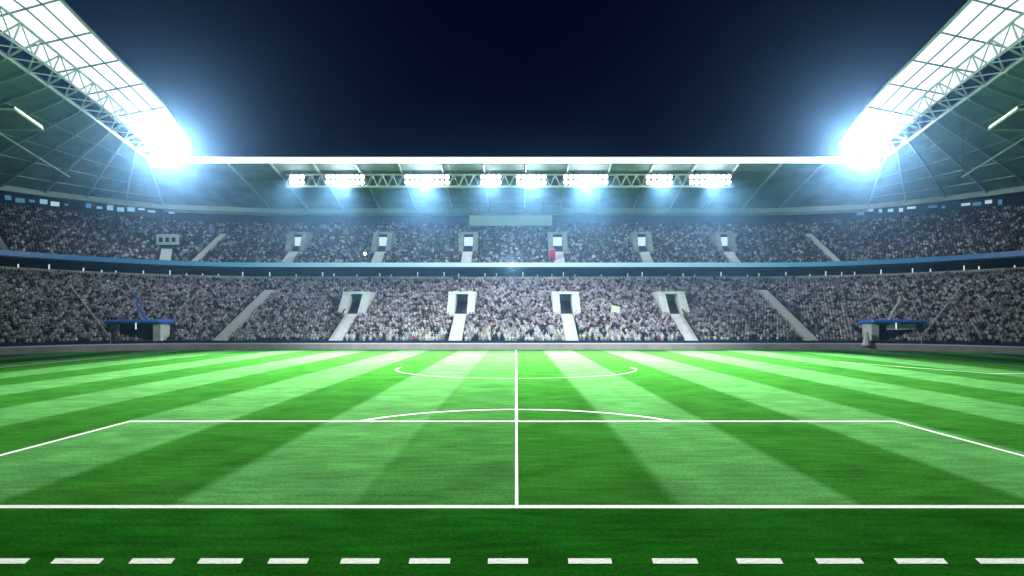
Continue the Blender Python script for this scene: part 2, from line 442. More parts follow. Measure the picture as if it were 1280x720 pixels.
for a, b in zip(L[:-1], L[1:]): m.beam(a, b, 1.0, 1.2)
m.build('rear_beam', M['rib'], endroof)
m = MB(); L = rearline(1.0, 32.75)
for a, b in zip(L[:-1], L[1:]): m.beam(a, b, .6, .7)
m.build('rear_ledge', M['roof'], endroof)
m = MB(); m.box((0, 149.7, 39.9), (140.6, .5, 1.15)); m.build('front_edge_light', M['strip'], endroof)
m = MB(); m.box((0, 149.9, 40.6), (140.6, .8, .2)); m.build('front_cap', M['steel'], endroof)

# blank panel under the rear of the roof
e = empty('scoreboard', (-1.5, 172.4, 28.9), 'long blank pale green grey panel hanging above the upper tier of the far stand', 'scoreboard')
m = MB(); m.box((-1.3, 172.4, 30.1), (20.6, .5, 2.6)); m.build('panel', M['panel'], e)
m = MB()
for s in (-1, 1):
    m.box((-1.3, 172.35, 30.1 + s * 1.36), (20.9, .62, .12))
    m.bar((-1.3 + s * 8, 172.5, 31.4), (-1.3 + s * 8, 172.5, 35.1), .08, 6)
m.build('frame', M['gridsteel'], e)

# ------------------------------------------------------------------ lighting truss and floodlights
YT = 155.0
lt = empty('lighting_truss', (0, YT, 37), 'long white lattice truss carrying floodlights under the roof of the far stand', 'truss')
X0, X1, ZA, ZB = -51.5, 48.6, 37.9, 35.2
m = MB()
for dy in (-.5, .6):
    m.bar((X0, YT + dy, ZA), (X1, YT + dy, ZA), .13, 6); m.bar((X0, YT + dy, ZB), (X1, YT + dy, ZB), .18, 6)
m.build('chord', M['steel'], lt)
m = MB(); n = 44
for k in range(n):
    a, b = X0 + (X1 - X0) * k / n, X0 + (X1 - X0) * (k + 1) / n
    for dy in (-.5, .6):
        m.bar((a, YT + dy, ZB), ((a + b) / 2, YT + dy, ZA), .07, 5); m.bar(((a + b) / 2, YT + dy, ZA), (b, YT + dy, ZB), .07, 5)
m.build('lattice', M['steel'], lt)
m = MB()
for k in range(12):
    x = X0 + 1 + (X1 - X0 - 2) * k / 11; m.bar((x, YT, ZA), (x, YT, endz(x, YT) + .1), .09, 6)
m.build('hanger', M['steel'], lt)

def floodlight(loc, rz, label, group):
    e = empty('floodlight', loc, label, 'floodlight', group); e.rotation_euler = (0, 0, rz)
    tilt = R(28); T = Matrix.Rotation(tilt, 3, 'X')
    def tf(m):
        m.v = [tuple(T @ Vector(v)) for v in m.v]; return m
    m = MB(); m.hexa([(-.42, -.2, -.42), (.42, -.2, -.42), (.25, .35, -.25), (-.25, .35, -.25), (-.42, -.2, .42), (.42, -.2, .42), (.25, .35, .25), (-.25, .35, .25)])
    for s in (-1, 1): m.box((s * .45, -.2, 0), (.05, .12, .95))
    tf(m)
    ho = m.build('housing', M['housing']); ho.parent = e
    m = MB(); m.bar((0, -.21, 0), (0, -.27, 0), .47, 12); tf(m); o = m.build('lens', M['lens']); o.parent = e
    m = MB(); m.bar((-.47, 0, 0), (-.47, 0, .6), .03, 4); m.bar((.47, 0, 0), (.47, 0, .6), .03, 4); m.bar((-.47, 0, .6), (.47, 0, .6), .03, 4)
    o = m.build('bracket', M['housing']); o.parent = e
    return e
clusters = [(362, 381), (407, 456), (506, 562), (600, 627), (645, 683), (704, 760), (807, 841), (861, 914)]
words_c = ['at the blue-pole end of the far roof truss', 'second bank of the far roof truss', 'third bank, broad, of the far roof truss', 'short bank just before the middle of the far truss',
           'bank right over the middle of the far truss', 'broad bank just past the middle of the far truss', 'short bank next to the last on the far truss', 'last bank at the white-pole end of the far truss']
def add_light(name, loc, target, power, size, angle=140, color=(.78, .92, 1.0), blend=.6, radius=.4):
    l = bpy.data.lights.new(name, 'SPOT' if angle < 180 else 'POINT'); l.energy = power; l.color = color; l.shadow_soft_size = radius
    if angle < 180: l.spot_size = R(angle); l.spot_blend = blend
    o = bpy.data.objects.new(name, l); COL.objects.link(o); o.location = loc
    o.rotation_euler = (Vector(target) - Vector(loc)).to_track_quat('-Z', 'Y').to_euler(); return o
proto = None
ORD = ['first', 'second', 'third', 'fourth', 'fifth', 'sixth', 'seventh', 'eighth', 'ninth', 'tenth', 'eleventh', 'twelfth']
PW_END, PW_CORNER, PW_SIDE = 1000000, 470000, 34000
PW_SPILL = 8000
PW_GLOW = 900
PW_CROWD = 400000
PW_RIB = 9000
BK = ['short bank at the blue-pole end', 'second bank from the blue-pole end', 'third bank from the blue-pole end', 'small bank before the middle', 'small bank at the middle', 'long bank past the middle', 'short bank near the white-pole end', 'bank at the white-pole end']
for ci, (a, b) in enumerate(clusters):
    xa, xb = (a - 645) * 154 / 864, (b - 645) * 154 / 864; n = max(2, round((xb - xa) / 1.12))
    for k in range(n):
        for row in (0, 1):
            x = xa + (xb - xa) * (k + .5) / n; z = 37.3 - row * 1.25
            lab = 'floodlight, %s row, %s in %s, far truss' % (('upper', 'lower')[row], ORD[k], BK[ci])
            if proto is None: proto = floodlight((x, YT - .95, z), 0, lab, 'floodlights on the far roof truss')
            else:
                c = copy_tree(proto, (x, YT - .95, z)); c['label'] = lab
    xm = (xa + xb) / 2
    add_light('bank_glow_lamp', (xm, YT - 2.2, 35.8), (xm, 0, 0), PW_GLOW * n / 6, 1, angle=360, color=(.8, 1.0, .98), radius=.45)
    add_light('bank_lamp', (xm, YT - 1.7, 36.9), (xm * .8, 92, 0), PW_END * n / 6, 1, angle=40, blend=1.0, color=(.95, 1.0, .96), radius=.5)
for sg in (-1, 1):
    nm = 'blue' if sg < 0 else 'white'
    e = empty('floodlight_rack', (sg * 74, 146.5, 39), 'steel rack packed with glaring lamps in the roof corner above the %s-poled tunnel' % nm, 'lamp frame')
    m = MB()
    for z in (38.2, 39.7, 41.2): m.bar((sg * 72.0, 147.2, z), (sg * 77.4, 147.2, z), .09, 6)
    for x in (72, 74.7, 77.4): m.bar((sg * x, 147.2, 37.8), (sg * x, 147.2, 44.0), .1, 6)
    m.build('bars', M['steel'], e)
    for row in range(3):
        for k in range(4):
            c = copy_tree(proto, (sg * (72.7 + 1.3 * k), 146.6, 38.2 + 1.5 * row), rz=sg * -R(20))
            c['label'] = 'corner floodlight, %s row, %s from roof edge, above the %s-poled tunnel' % (('lowest', 'middle', 'top')[row], ORD[k], nm); c['group'] = 'floodlights in the roof corners'
    add_light('corner_spill_lamp', (sg * 74, 145.3, 40.5), (0, 80, 0), PW_SPILL, 1, angle=360, color=(.78, .9, 1.0), radius=.9)
    add_light('corner_lamp', (sg * 73, 145.3, 41.0), (0, 0, 30), PW_CORNER, 1, angle=66, blend=.8, color=(1.0, .97, .93), radius=.9)
    for y in (70, 84, 97):            # unseen fill lamps added along the side truss to light the pitch
        c = copy_tree(proto, (sg * 75.0, y, interp(T_, y) - 1.2), rz=sg * -R(80))
        c['label'] = 'added unseen floodlight under side truss, %s from the far corner, %s-poled tunnel side' % ({97: 'first', 84: 'second', 70: 'third'}[y], nm); c['group'] = 'added unseen floodlights under the side trusses'
        add_light('side_fill_lamp', (sg * 74.2, y, interp(T_, y) - 1.7), {70: (sg * 8, 30, 0), 84: (sg * 5, 48, 0), 97: (0, 80, 0)}[y], PW_SIDE, 1, angle=60, blend=.8, radius=.25)

for sg in (-1, 1):                     # unseen fill lamps added nearer the camera to light the far stand
    nm = 'blue' if sg < 0 else 'white'
    for k in range(3):
        c = copy_tree(proto, (sg * 75.0, 60 + 1.4 * k, interp(T_, 60) - 1.2), rz=sg * R(110))
        c['label'] = 'added unseen floodlight, %s of three at near end of side truss, %s-poled tunnel side' % (ORD[k], nm); c['group'] = 'added unseen floodlights under the side trusses'
    add_light('stand_fill_lamp', (sg * 73.8, 61.4, interp(T_, 60) - 2.0), (sg * -12, 130, 0), PW_CROWD, 1, angle=50, blend=1.0, color=(.92, .95, 1.0), radius=.5)
# hanging objects under the side roofs
for sg in (-1, 1):
    nm = 'blue' if sg < 0 else 'white'
    e = empty('hanging_screen', (sg * 72, 84, 31.5), 'olive grey slab hanging flat under the roof on the side of the %s-poled tunnel' % nm, 'hanging screen')
    A, B, C_, D = (65, 95, 31.5), (62.4, 86, 31.5), (84, 86, 31.9), (84, 96, 31.7)
    q = [(sg * p[0], p[1], p[2]) for p in (A, B, C_, D)]
    m = MB(); m.hexa([(p[0], p[1], p[2] - .0) for p in q] + [(p[0], p[1], p[2] + .45) for p in q]); m.build('slab', M['olive'], e)
    m = MB()
    for a, b in zip(q, q[1:] + q[:1]): m.bar((a[0], a[1], a[2] + .0), (b[0], b[1], b[2] + .0), .14, 6)
    m.build('edge_trim', M['steel'], e)
    m = MB()
    for p in ((82, 88), (82, 94)): m.bar((sg * p[0], p[1], 32.6), (sg * p[0], p[1], interp(T_, p[1]) - .4), .08, 5)
    for p in ((72, 90),): m.bar((sg * p[0], p[1], 32.3), (sg * 76.5, p[1], interp(T_, p[1]) + .4), .06, 5)
    m.build('hanger', M['gridsteel'], e)
    e = empty('suspended_pipe', (sg * 82, 110, 30), 'thin pale pipe slung under the roof on the side of the %s-poled tunnel' % nm, 'pipe')
    m = MB(); pp = [(sg * 82, 127, 31.6), (sg * 82, 108, 35.3), (sg * 82, 80, 40.0)]
    m.path(pp, .14, 6); m.build('tube', M['steel'], e)
    m = MB()
    for p in (pp[0], pp[1]): m.bar(p, (p[0], p[1], interp(T_, p[1]) + .0), .03, 4)
    m.build('hanger', M['gridsteel'], e)

# ------------------------------------------------------------------ ground, pitch, markings
def plane(name, x0, x1, y0, y1, z, m, nx=1, ny=1):
    b = MB(); b.add([(x0, y0, z), (x1, y0, z), (x1, y1, z), (x0, y1, z)], [(0, 1, 2, 3)])
    return tag(b.build(name, m), kind='structure')
plane('ground', -1500, 1500, -1500, 1500, -.05, mat('asphalt', (.05, .05, .052), .9, var=.3, scale=.2))
def ring_sheet(name, off, z, m):
    b = MB(); pts = [P(r, off, z, False) for r in RING]; n = len(pts)
    vs = [(p[0], p[1], z) for p in pts] + [(pts[-1][0], -40, z), (pts[0][0], -40, z)]
    b.add(vs, [tuple(range(len(vs)))]); return tag(b.build(name, m), kind='structure')
ring_sheet('perimeter_path', 0.1, -.02, mat('track_surface', (.13, .10, .09), .9, var=.2, scale=1))
def grass_mat():
    m = bpy.data.materials.new('mown_grass'); m.use_nodes = True; nt = m.node_tree; b = nt.nodes['Principled BSDF']; N = nt.nodes.new; L = nt.links.new
    b.inputs['Roughness'].default_value = .85; b.inputs['Specular IOR Level'].default_value = 0
    tc = N('ShaderNodeTexCoord'); sp = N('ShaderNodeSeparateXYZ'); L(tc.outputs['Object'], sp.inputs[0])
    # slightly wavering mower edges
    nz = N('ShaderNodeTexNoise'); nz.inputs['Scale'].default_value = .8; nz.inputs['Detail'].default_value = 3; L(tc.outputs['Object'], nz.inputs['Vector'])
    def math_(op, a, bb, c=None):
        n = N('ShaderNodeMath'); n.operation = op
        for i, v in enumerate((a, bb, c)):
            if v is None: continue
            if isinstance(v, (int, float)): n.inputs[i].default_value = v
            else: L(v, n.inputs[i])
        return n.outputs[0]
    wob = math_('MULTIPLY_ADD', nz.outputs['Fac'], .16, -.08)
    ax = math_('ABSOLUTE', math_('ADD', sp.outputs['X'], wob), None)
    t = math_('DIVIDE', math_('SUBTRACT', ax, 4.6), 5.3)
    fr = math_('MULTIPLY', math_('FRACT', math_('MULTIPLY', t, .5), None), 2)      # 0..2
    light = math_('MULTIPLY_ADD', math_('SINE', math_('MULTIPLY', fr, math.pi), None), 4.0, .5)
    light = math_('MINIMUM', math_('MAXIMUM', light, 0), 1)
    inside = math_('MINIMUM', math_('MAXIMUM', math_('MULTIPLY_ADD', t, 8, .5), 0), 1)
    light = math_('MULTIPLY', light, inside); outside = math_('SUBTRACT', 1, inside)
    half = math_('MULTIPLY', math_('GREATER_THAN', math_('MULTIPLY', sp.outputs['X'], -1), 0), outside)   # left half of the middle band is mown lighter
    light = math_('ADD', light, math_('MULTIPLY', half, .45))
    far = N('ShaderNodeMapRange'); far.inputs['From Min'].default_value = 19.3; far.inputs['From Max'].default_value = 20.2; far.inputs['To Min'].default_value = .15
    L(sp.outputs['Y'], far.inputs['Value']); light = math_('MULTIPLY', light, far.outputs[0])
    n1 = N('ShaderNodeTexNoise'); n1.inputs['Scale'].default_value = 9; n1.inputs['Detail'].default_value = 8; n1.inputs['Roughness'].default_value = .75
    mp = N('ShaderNodeMapping'); mp.inputs['Scale'].default_value = (1, .8, 1); L(tc.outputs['Object'], mp.inputs[0]); L(mp.outputs[0], n1.inputs['Vector'])
    n2 = N('ShaderNodeTexNoise'); n2.inputs['Scale'].default_value = .35; n2.inputs['Detail'].default_value = 5; L(tc.outputs['Object'], n2.inputs['Vector'])
    n3 = N('ShaderNodeTexNoise'); n3.inputs['Scale'].default_value = 1.2; n3.inputs['Detail'].default_value = 4
    mp3 = N('ShaderNodeMapping'); mp3.inputs['Scale'].default_value = (.5, 2.2, 1); L(tc.outputs['Object'], mp3.inputs[0]); L(mp3.outputs[0], n3.inputs['Vector'])
    mix = N('ShaderNodeMix'); mix.data_type = 'RGBA'; mix.inputs[6].default_value = (.034, .172, .020, 1); mix.inputs[7].default_value = (.092, .305, .078, 1)
    L(light, mix.inputs[0])
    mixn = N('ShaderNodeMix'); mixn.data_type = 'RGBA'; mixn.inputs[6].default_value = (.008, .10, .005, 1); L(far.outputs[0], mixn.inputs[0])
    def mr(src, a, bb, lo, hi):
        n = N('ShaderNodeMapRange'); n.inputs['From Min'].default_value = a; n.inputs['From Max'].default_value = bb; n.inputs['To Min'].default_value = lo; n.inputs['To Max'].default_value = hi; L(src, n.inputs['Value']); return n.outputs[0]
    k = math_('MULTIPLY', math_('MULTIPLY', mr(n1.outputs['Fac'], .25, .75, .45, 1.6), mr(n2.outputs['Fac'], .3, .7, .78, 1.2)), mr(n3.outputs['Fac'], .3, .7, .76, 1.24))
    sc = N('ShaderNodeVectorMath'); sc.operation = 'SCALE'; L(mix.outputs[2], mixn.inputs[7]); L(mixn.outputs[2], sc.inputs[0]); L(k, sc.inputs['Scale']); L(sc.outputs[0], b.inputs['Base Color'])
    bp = N('ShaderNodeBump'); bp.inputs['Strength'].default_value = .6; bp.inputs['Distance'].default_value = .05; L(n1.outputs['Fac'], bp.inputs['Height']); L(bp.outputs[0], b.inputs['Normal'])
    return m
pm = grass_mat()
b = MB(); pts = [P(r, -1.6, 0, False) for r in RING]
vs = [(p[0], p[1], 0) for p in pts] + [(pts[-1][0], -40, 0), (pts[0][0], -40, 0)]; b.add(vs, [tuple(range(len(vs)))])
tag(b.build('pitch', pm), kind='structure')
ZL = .008
def quad(name, p):
    b = MB(); b.add([(x, y, ZL) for x, y in p], [(0, 1, 2, 3)]); return tag(b.build(name, M['line']), kind='structure')
quad('goal_line', [(-60, 19.55), (60, 19.55), (60, 19.88), (-60, 19.88)])
xl, xr = -20.4, 20.0
b = MB(); w = .20
b.add([(xl, 36.14, ZL), (xr, 36.14, ZL), (xr, 36.5, ZL), (xl, 36.5, ZL)], [(0, 1, 2, 3)])
for s, x in ((-1, xl), (1, xr)):
    a, c = sorted((x - s * .0, x - s * .22)); b.add([(a, 19.90, ZL), (c, 19.90, ZL), (c, 36.13, ZL), (a, 36.13, ZL)], [(0, 1, 2, 3)])
tag(b.build('penalty_area_line', M['line']), kind='structure')
quad('centre_line', [(-.03, 19.90), (.07, 19.90), (.07, 36.13), (-.03, 36.13)])
quad('far_centre_line', [(-.05, 36.51), (.1, 36.51), (.1, 121.8), (-.05, 121.8)])
def arc(name, cx, cy, r, a0, a1, w, n=64, mt='line'):
    b = MB(); rows = []
    for k in range(n + 1):
        a = R(a0 + (a1 - a0) * k / n); rows.append([(cx + (r - w / 2) * math.cos(a), cy + (r - w / 2) * math.sin(a), ZL + .004), (cx + (r + w / 2) * math.cos(a), cy + (r + w / 2) * math.sin(a), ZL + .004)])
    b.sweep(rows); return tag(b.build(name, M[mt]), kind='structure')
ra = math.degrees(math.asin((36.5 - 31.6) / 9.5))
arc('penalty_arc', 0, 31.6, 9.5, ra, 180 - ra, .32)
arc('centre_circle', 0, 76, 13, 172, 368, .24, mt='haze_washed')  # far half left out where bright haze washes the line away
quad('touchline', [(-58.2, 19.90), (-58, 19.90), (-58, 119.5), (-58.2, 119.5)])
quad('side_box_line', [(47.3, 68.6), (66, 68.6), (66, 69.0), (47.3, 69.0)])
quad('side_box_edge_line', [(47.05, 68.6), (47.29, 68.6), (41.2, 88), (40.98, 88)])
dash = [(-30, 37), (68, 129), (165, 218), (250, 304), (337, 386), (427, 475), (512, 563), (610, 660), (710, 764), (815, 871), (920, 976), (1019, 1076), (1118, 1180), (1220, 1290)]
for a, c in dash:
    x0, x1 = (a - 645) * 15.25 / 864, (c - 645) * 15.25 / 864
    quad('painted_dash', [(x0, 15.10), (x1, 15.10), (x1 * 15.44 / 15.10 * .988, 15.44), (x0 * 15.44 / 15.10 * .988, 15.44)])

# ------------------------------------------------------------------ people
SHIRT = {'white': (.75, .75, .76), 'pale grey': (.46, .45, .52), 'grey': (.25, .24, .29), 'black': (.02, .02, .025), 'navy': (.03, .035, .10),
         'beige': (.50, .44, .36), 'red': (.34, .07, .08), 'pale blue': (.30, .40, .55), 'green': (.11, .19, .13), 'pink': (.5, .36, .40)}
SK = list(SHIRT); SW = np.array([.36, .20, .10, .17, .07, .04, .006, .025, .015, .008]); SW = SW / SW.sum()
SKIN = [(.55, .36, .27), (.45, .28, .20), (.30, .17, .11)]
HAIR = [(.015, .012, .01), (.04, .025, .015), (.12, .08, .04), (.3, .3, .3)]
HW = np.array([.5, .3, .14, .06])
def person_lowpoly(pose):
    """verts (n,3), faces, region per vertex 0 shirt 1 skin 2 hair 3 trousers; faces towards -Y"""
    v, f, g = [], [], []
    up = .38 if pose == 'stand' else 0
    def tube(rings, n, regs, cap=True):
        o = len(v)
        for (x, y, z, rx, ry), rg in zip(rings, regs):
            for k in range(n):
                a = 2 * math.pi * (k + .5) / n; v.append((x + rx * math.cos(a), y + ry * math.sin(a), z)); g.append(rg)
        for i in range(len(rings) - 1):
            for k in range(n):
                q = (k + 1) % n; f.append((o + i * n + k, o + i * n + q, o + (i + 1) * n + q, o + (i + 1) * n + k))
        f.append(tuple(o + (len(rings) - 1) * n + k for k in range(n)))
    ln = -.05 if pose == 'lean' else .0
    tube([(0, .0, .40 + up, .19, .15), (0, .0, .62 + up, .17, .13), (0, ln, .92 + up, .24, .13), (0, ln, 1.0 + up, .12, .09), (0, ln * 1.3, 1.04 + up, .065, .065)], 6, [0, 0, 0, 0, 1])
    tube([(0, ln * 1.5 - .02, 1.05 + up, .07, .08), (0, ln * 1.5 - .02, 1.15 + up, .095, .11), (0, ln * 1.5, 1.25 + up, .085, .10), (0, ln * 1.5, 1.31 + up, .04, .05)], 6, [1, 1, 2, 2])
    for s in (-1, 1):
        if pose == 'arms': pts = [(s * .23, 0, .92 + up), (s * .34, -.12, 1.15 + up), (s * .26, -.16, 1.42 + up)]
        elif pose == 'clap': pts = [(s * .24, 0, .92 + up), (s * .27, -.14, .70 + up), (s * .05, -.36, .84 + up)]
        else: pts = [(s * .24, 0, .92 + up), (s * .28, -.06, .66 + up), (s * .14, -.30, .52 + up)]
        o = len(v)
        for (x, y, z), rr, rg in zip(pts, (.065, .052, .04), (0, 0, 1)):
            for k in range(3):
                a = 2 * math.pi * k / 3; v.append((x + rr * math.cos(a), y + rr * math.sin(a) * .8, z + rr * math.sin(a) * .6)); g.append(rg)
        for i in range(2):
            for k in range(3): q = (k + 1) % 3; f.append((o + i * 3 + k, o + i * 3 + q, o + i * 3 + 3 + q, o + i * 3 + 3 + k))
        # leg
        o = len(v)
        if pose == 'stand': pts = [(s * .1, 0, .82), (s * .1, -.02, .42), (s * .1, 0, .02)]
        else: pts = [(s * .1, .02, .46), (s * .11, -.40, .46), (s * .11, -.42, .02)]
        for (x, y, z), rr in zip(pts, (.09, .075, .055)):
            for dx, dy in ((-1, 0), (1, 0), (0, 1)): v.append((x + dx * rr, y - dy * rr * .9, z + dy * rr * .7)); g.append(3)
        for i in range(2):
            for k in range(3): q = (k + 1) % 3; f.append((o + i * 3 + k, o + i * 3 + q, o + i * 3 + 3 + q, o + i * 3 + 3 + k))
    return np.array(v), f, np.array(g)
POSES = ['sit', 'clap', 'lean', 'stand', 'arms']
LP = {p: person_lowpoly(p) for p in POSES}

# seats
seats = []          # (x,y,z,nx,ny,tier,row,arcpos)
cl = [Vector((r[0], r[1])) for r in RING]
def rows_for(tier):
    n, o0, o1, zf = (NL, LO0, LO1, lowz) if tier == 0 else (NU, UO0, UO1, uppz)
    dp = (o1 - o0) / n; h = ((LZ1 - LZ0) / NL) if tier == 0 else ((UZ1 - UZ0) / NU)
    for row in range(n):
        off = o0 + dp * (row + .55); z = (LZ0 if tier == 0 else UZ0) + h * row
        pts = np.array([P(r, off, z)[:3] + (r[2], r[3]) for r in RING]); seg = np.linalg.norm(np.diff(pts[:, :2], axis=0), axis=1); cum = np.concatenate([[0], np.cumsum(seg)])
        pos = np.arange(.4 + (row % 2) * .3, cum[-1], .60)
        A = np.stack([np.interp(pos, cum, pts[:, k]) for k in range(5)], 1)
        for k, a in enumerate(A): yield (*a, row, k)
def blocked(x, y, tier):
    for (ax, ay, dx, dy, L, hw) in (aisles_low if tier == 0 else aisles_up):
        rx, ry = x - ax, y - ay; t = rx * dx + ry * dy
        if -.6 < t < L + .5 and abs(-rx * dy + ry * dx) < hw: return True
    if y > 124:
        for (x0, x1, o0, o1) in (boxes_low if tier == 0 else boxes_up):
            if x0 < x < x1 and o0 < y - 124 < o1: return True
    if tier == 0 and y < 130 and 62.3 < abs(x) and y > 118.0:
        if abs(x) < 72.2 and y > 122.6 and y < 128.6: return True
        if abs(x) < 75.2 and 121.0 < y < 123.3 and abs(x) < 67: return True
    return False
for tier in (0, 1):
    for (x, y, z, nx, ny, row, k) in rows_for(tier):
        if y < 66: continue
        if random.random() < (.03 if tier == 0 else .05): continue
        if tier == 0 and row == 0 and random.random() < .02: continue
        if blocked(x, y, tier): continue
        seats.append((x + random.uniform(-.08, .08), y + random.uniform(-.1, .1), z, nx, ny, tier, row, k))
# the 300 that show largest: lower tier, inside the frame, nearest to the camera
cand = []
for i, s in enumerate(seats):
    if s[5] == 0:
        px = 645 + 864 * s[0] / s[1]
        if 4 < px < 1276: cand.append((math.hypot(s[0] - 0, s[1]) , i))
half = {-1: [], 1: []}
for d, i in sorted(cand):
    sg = -1 if seats[i][0] < 0 else 1
    if len(half[sg]) < 150: half[sg].append(i)
chosen = set(half[-1] + half[1])

# crowd as one mesh
VV, FL, FT, CC = [], [], [], []; base = 0
LPF = {}
for p in POSES:
    v, f, g = LP[p]; LPF[p] = (v, np.concatenate([np.array(q) for q in f]), np.array([len(q) for q in f]), g)
def colours(g, shirt, skin, hair, trs):
    T = np.array([shirt, skin, hair, trs]); return T[g]
def hue(c):
    k = random.uniform(.7, 1.12); return tuple(max(0, min(1, ch * k * f)) for ch, f in zip(c, (.97, .955, 1.04)))
for i, (x, y, z, nx, ny, tier, row, k) in enumerate(seats):
    if i in chosen: continue
    p = random.choices(POSES, (50, 14, 16, 14, 6))[0]; v, fl, ft, g = LPF[p]
    s = random.uniform(.95, 1.12); an = math.atan2(ny, nx) - math.pi / 2 + random.uniform(-.35, .35); c_, s_ = math.cos(an), math.sin(an)
    w = v * np.array([s * 1.12, s, s]); X = w[:, 0] * c_ - w[:, 1] * s_ + x; Y = w[:, 0] * s_ + w[:, 1] * c_ + y
    VV.append(np.stack([X, Y, w[:, 2] + z], 1)); FL.append(fl + base); FT.append(ft); base += len(v)
    sw = SW if tier == 0 else SW * np.array([.22, .55, 1.4, 2.6, 2.4, .8, 1.6, .8, 1, 2]); sw = sw / sw.sum()  # darker clothes in the upper tier stand in for its dimmer light
    shirt = hue(SHIRT[SK[rng.choice(len(SK), p=sw)]]); hair = HAIR[rng.choice(4, p=HW)] if random.random() > .08 else (.6, .6, .6)
    CC.append(colours(g, shirt, random.choice(SKIN), hair, random.choice([(.03, .035, .06), (.02, .02, .02), (.15, .15, .17)])))
VV = np.concatenate(VV).astype(np.float32); FL = np.concatenate(FL).astype(np.int32); FT = np.concatenate(FT).astype(np.int32); CC = np.concatenate(CC)
me = bpy.data.meshes.new('crowd'); me.vertices.add(len(VV)); me.vertices.foreach_set('co', VV.ravel()); me.loops.add(len(FL)); me.loops.foreach_set('vertex_index', FL)
me.polygons.add(len(FT)); me.polygons.foreach_set('loop_start', np.concatenate([[0], np.cumsum(FT)[:-1]]).astype(np.int32)); me.update(calc_edges=True)
at = me.attributes.new('clothes', 'FLOAT_COLOR', 'POINT'); at.data.foreach_set('color', np.concatenate([CC, np.ones((len(CC), 1))], 1).astype(np.float32).ravel())
cm = mat('crowd_cloth', (.5, .5, .5), .85); an_ = cm.node_tree.nodes.new('ShaderNodeAttribute'); an_.attribute_name = 'clothes'
cm.node_tree.links.new(an_.outputs['Color'], cm.node_tree.nodes['Principled BSDF'].inputs['Base Color'])
me.materials.append(cm); o = bpy.data.objects.new('crowd', me); COL.objects.link(o); tag(o, 'dense crowd of spectators filling both tiers', None, None, 'stuff')
print('crowd people', len(seats), 'verts', len(VV))

# individual spectators: one continuous skinned body per pose
def body_mesh(pose):
    bm = bmesh.new(); lay = bm.verts.layers.skin.verify(); V = {}
    up = .40 if pose == 'stand' else 0
    def vert(n, co, r, root=False):
        q = bm.verts.new(co); q[lay].radius = r if isinstance(r, tuple) else (r, r); q[lay].use_root = root; V[n] = q
    ln = -.08 if pose == 'lean' else 0
    vert('pel', (0, 0, .50 + up), (.17, .14), True); vert('wai', (0, 0, .66 + up), (.15, .12)); vert('che', (0, ln, .86 + up), (.18, .13)); vert('nec0', (0, ln, 1.0 + up), (.07, .07))
    vert('nec', (0, ln * 1.2, 1.07 + up), (.055, .055)); vert('hd0', (0, ln * 1.3 - .02, 1.15 + up), (.085, .095)); vert('hd1', (0, ln * 1.3 - .01, 1.27 + up), (.09, .10)); vert('hd2', (0, ln * 1.3, 1.34 + up), (.05, .05))
    E = [('pel', 'wai'), ('wai', 'che'), ('che', 'nec0'), ('nec0', 'nec'), ('nec', 'hd0'), ('hd0', 'hd1'), ('hd1', 'hd2')]
    for s, c in ((-1, 'l'), (1, 'r')):
        vert('sh' + c, (s * .20, ln, .96 + up), .07)
        if pose == 'arms': el, wr, ha = (s * .36, -.1, 1.12 + up), (s * .30, -.16, 1.38 + up), (s * .28, -.18, 1.48 + up)
        elif pose == 'clap': el, wr, ha = (s * .28, -.12, .72 + up), (s * .10, -.32, .84 + up), (s * .04, -.37, .88 + up)
        elif pose == 'stand': el, wr, ha = (s * .28, 0, .70 + up), (s * .27, -.08, .45 + up), (s * .26, -.1, .36 + up)
        else: el, wr, ha = (s * .28, -.04, .70 + up), (s * .18, -.28, .56 + up), (s * .13, -.36, .55 + up)
        vert('el' + c, el, .05); vert('wr' + c, wr, .035); vert('ha' + c, ha, (.045, .025))
        if pose == 'stand': hp, kn, an, ft = (s * .1, 0, .82), (s * .11, -.02, .46), (s * .11, .02, .09), (s * .12, -.16, .05)
        else: hp, kn, an, ft = (s * .1, -.04, .47), (s * .12, -.42, .50), (s * .12, -.40, .10), (s * .13, -.55, .05)
        vert('hp' + c, hp, .09); vert('kn' + c, kn, .065); vert('an' + c, an, .045); vert('ft' + c, ft, .04)
        E += [('che', 'sh' + c), ('sh' + c, 'el' + c), ('el' + c, 'wr' + c), ('wr' + c, 'ha' + c), ('pel', 'hp' + c), ('hp' + c, 'kn' + c), ('kn' + c, 'an' + c), ('an' + c, 'ft' + c)]
    for a, b_ in E: bm.edges.new((V[a], V[b_]))
    me = bpy.data.meshes.new('tmp'); bm.to_mesh(me); bm.free()
    o = bpy.data.objects.new('tmp', me); COL.objects.link(o); mo = o.modifiers.new('s', 'SKIN'); mo.use_smooth_shade = True; o.modifiers.new('d', 'SUBSURF').levels = 1
    dg = bpy.context.evaluated_depsgraph_get(); out = bpy.data.meshes.new_from_object(o.evaluated_get(dg)); bpy.data.objects.remove(o)
    # regions
    hands = [Vector(V0) for V0 in ()]
    reg = []
    for p in out.polygons:
        c = p.center; z = c.z - up
        if z > 1.2 or (z > 1.12 and c.y > ln * 1.3 + .03 and abs(c.x) < .14): r = 2 if abs(c.x) < .15 else 0
        elif z > 1.02 and abs(c.x) < .14: r = 1
        elif pose == 'stand' and c.z < .86 and abs(c.x) < .22: r = 3
        elif pose != 'stand' and (z < .50 or (z < .58 and c.y < -.12 and abs(c.x) > .02 and z < .56)) : r = 3
        else: r = 0
        if pose == 'arms' and z > 1.40: r = 1
        if pose == 'clap' and c.y < -.30 and z > .7: r = 1
        reg.append(r)
    out.polygons.foreach_set('material_index', reg)
    return out
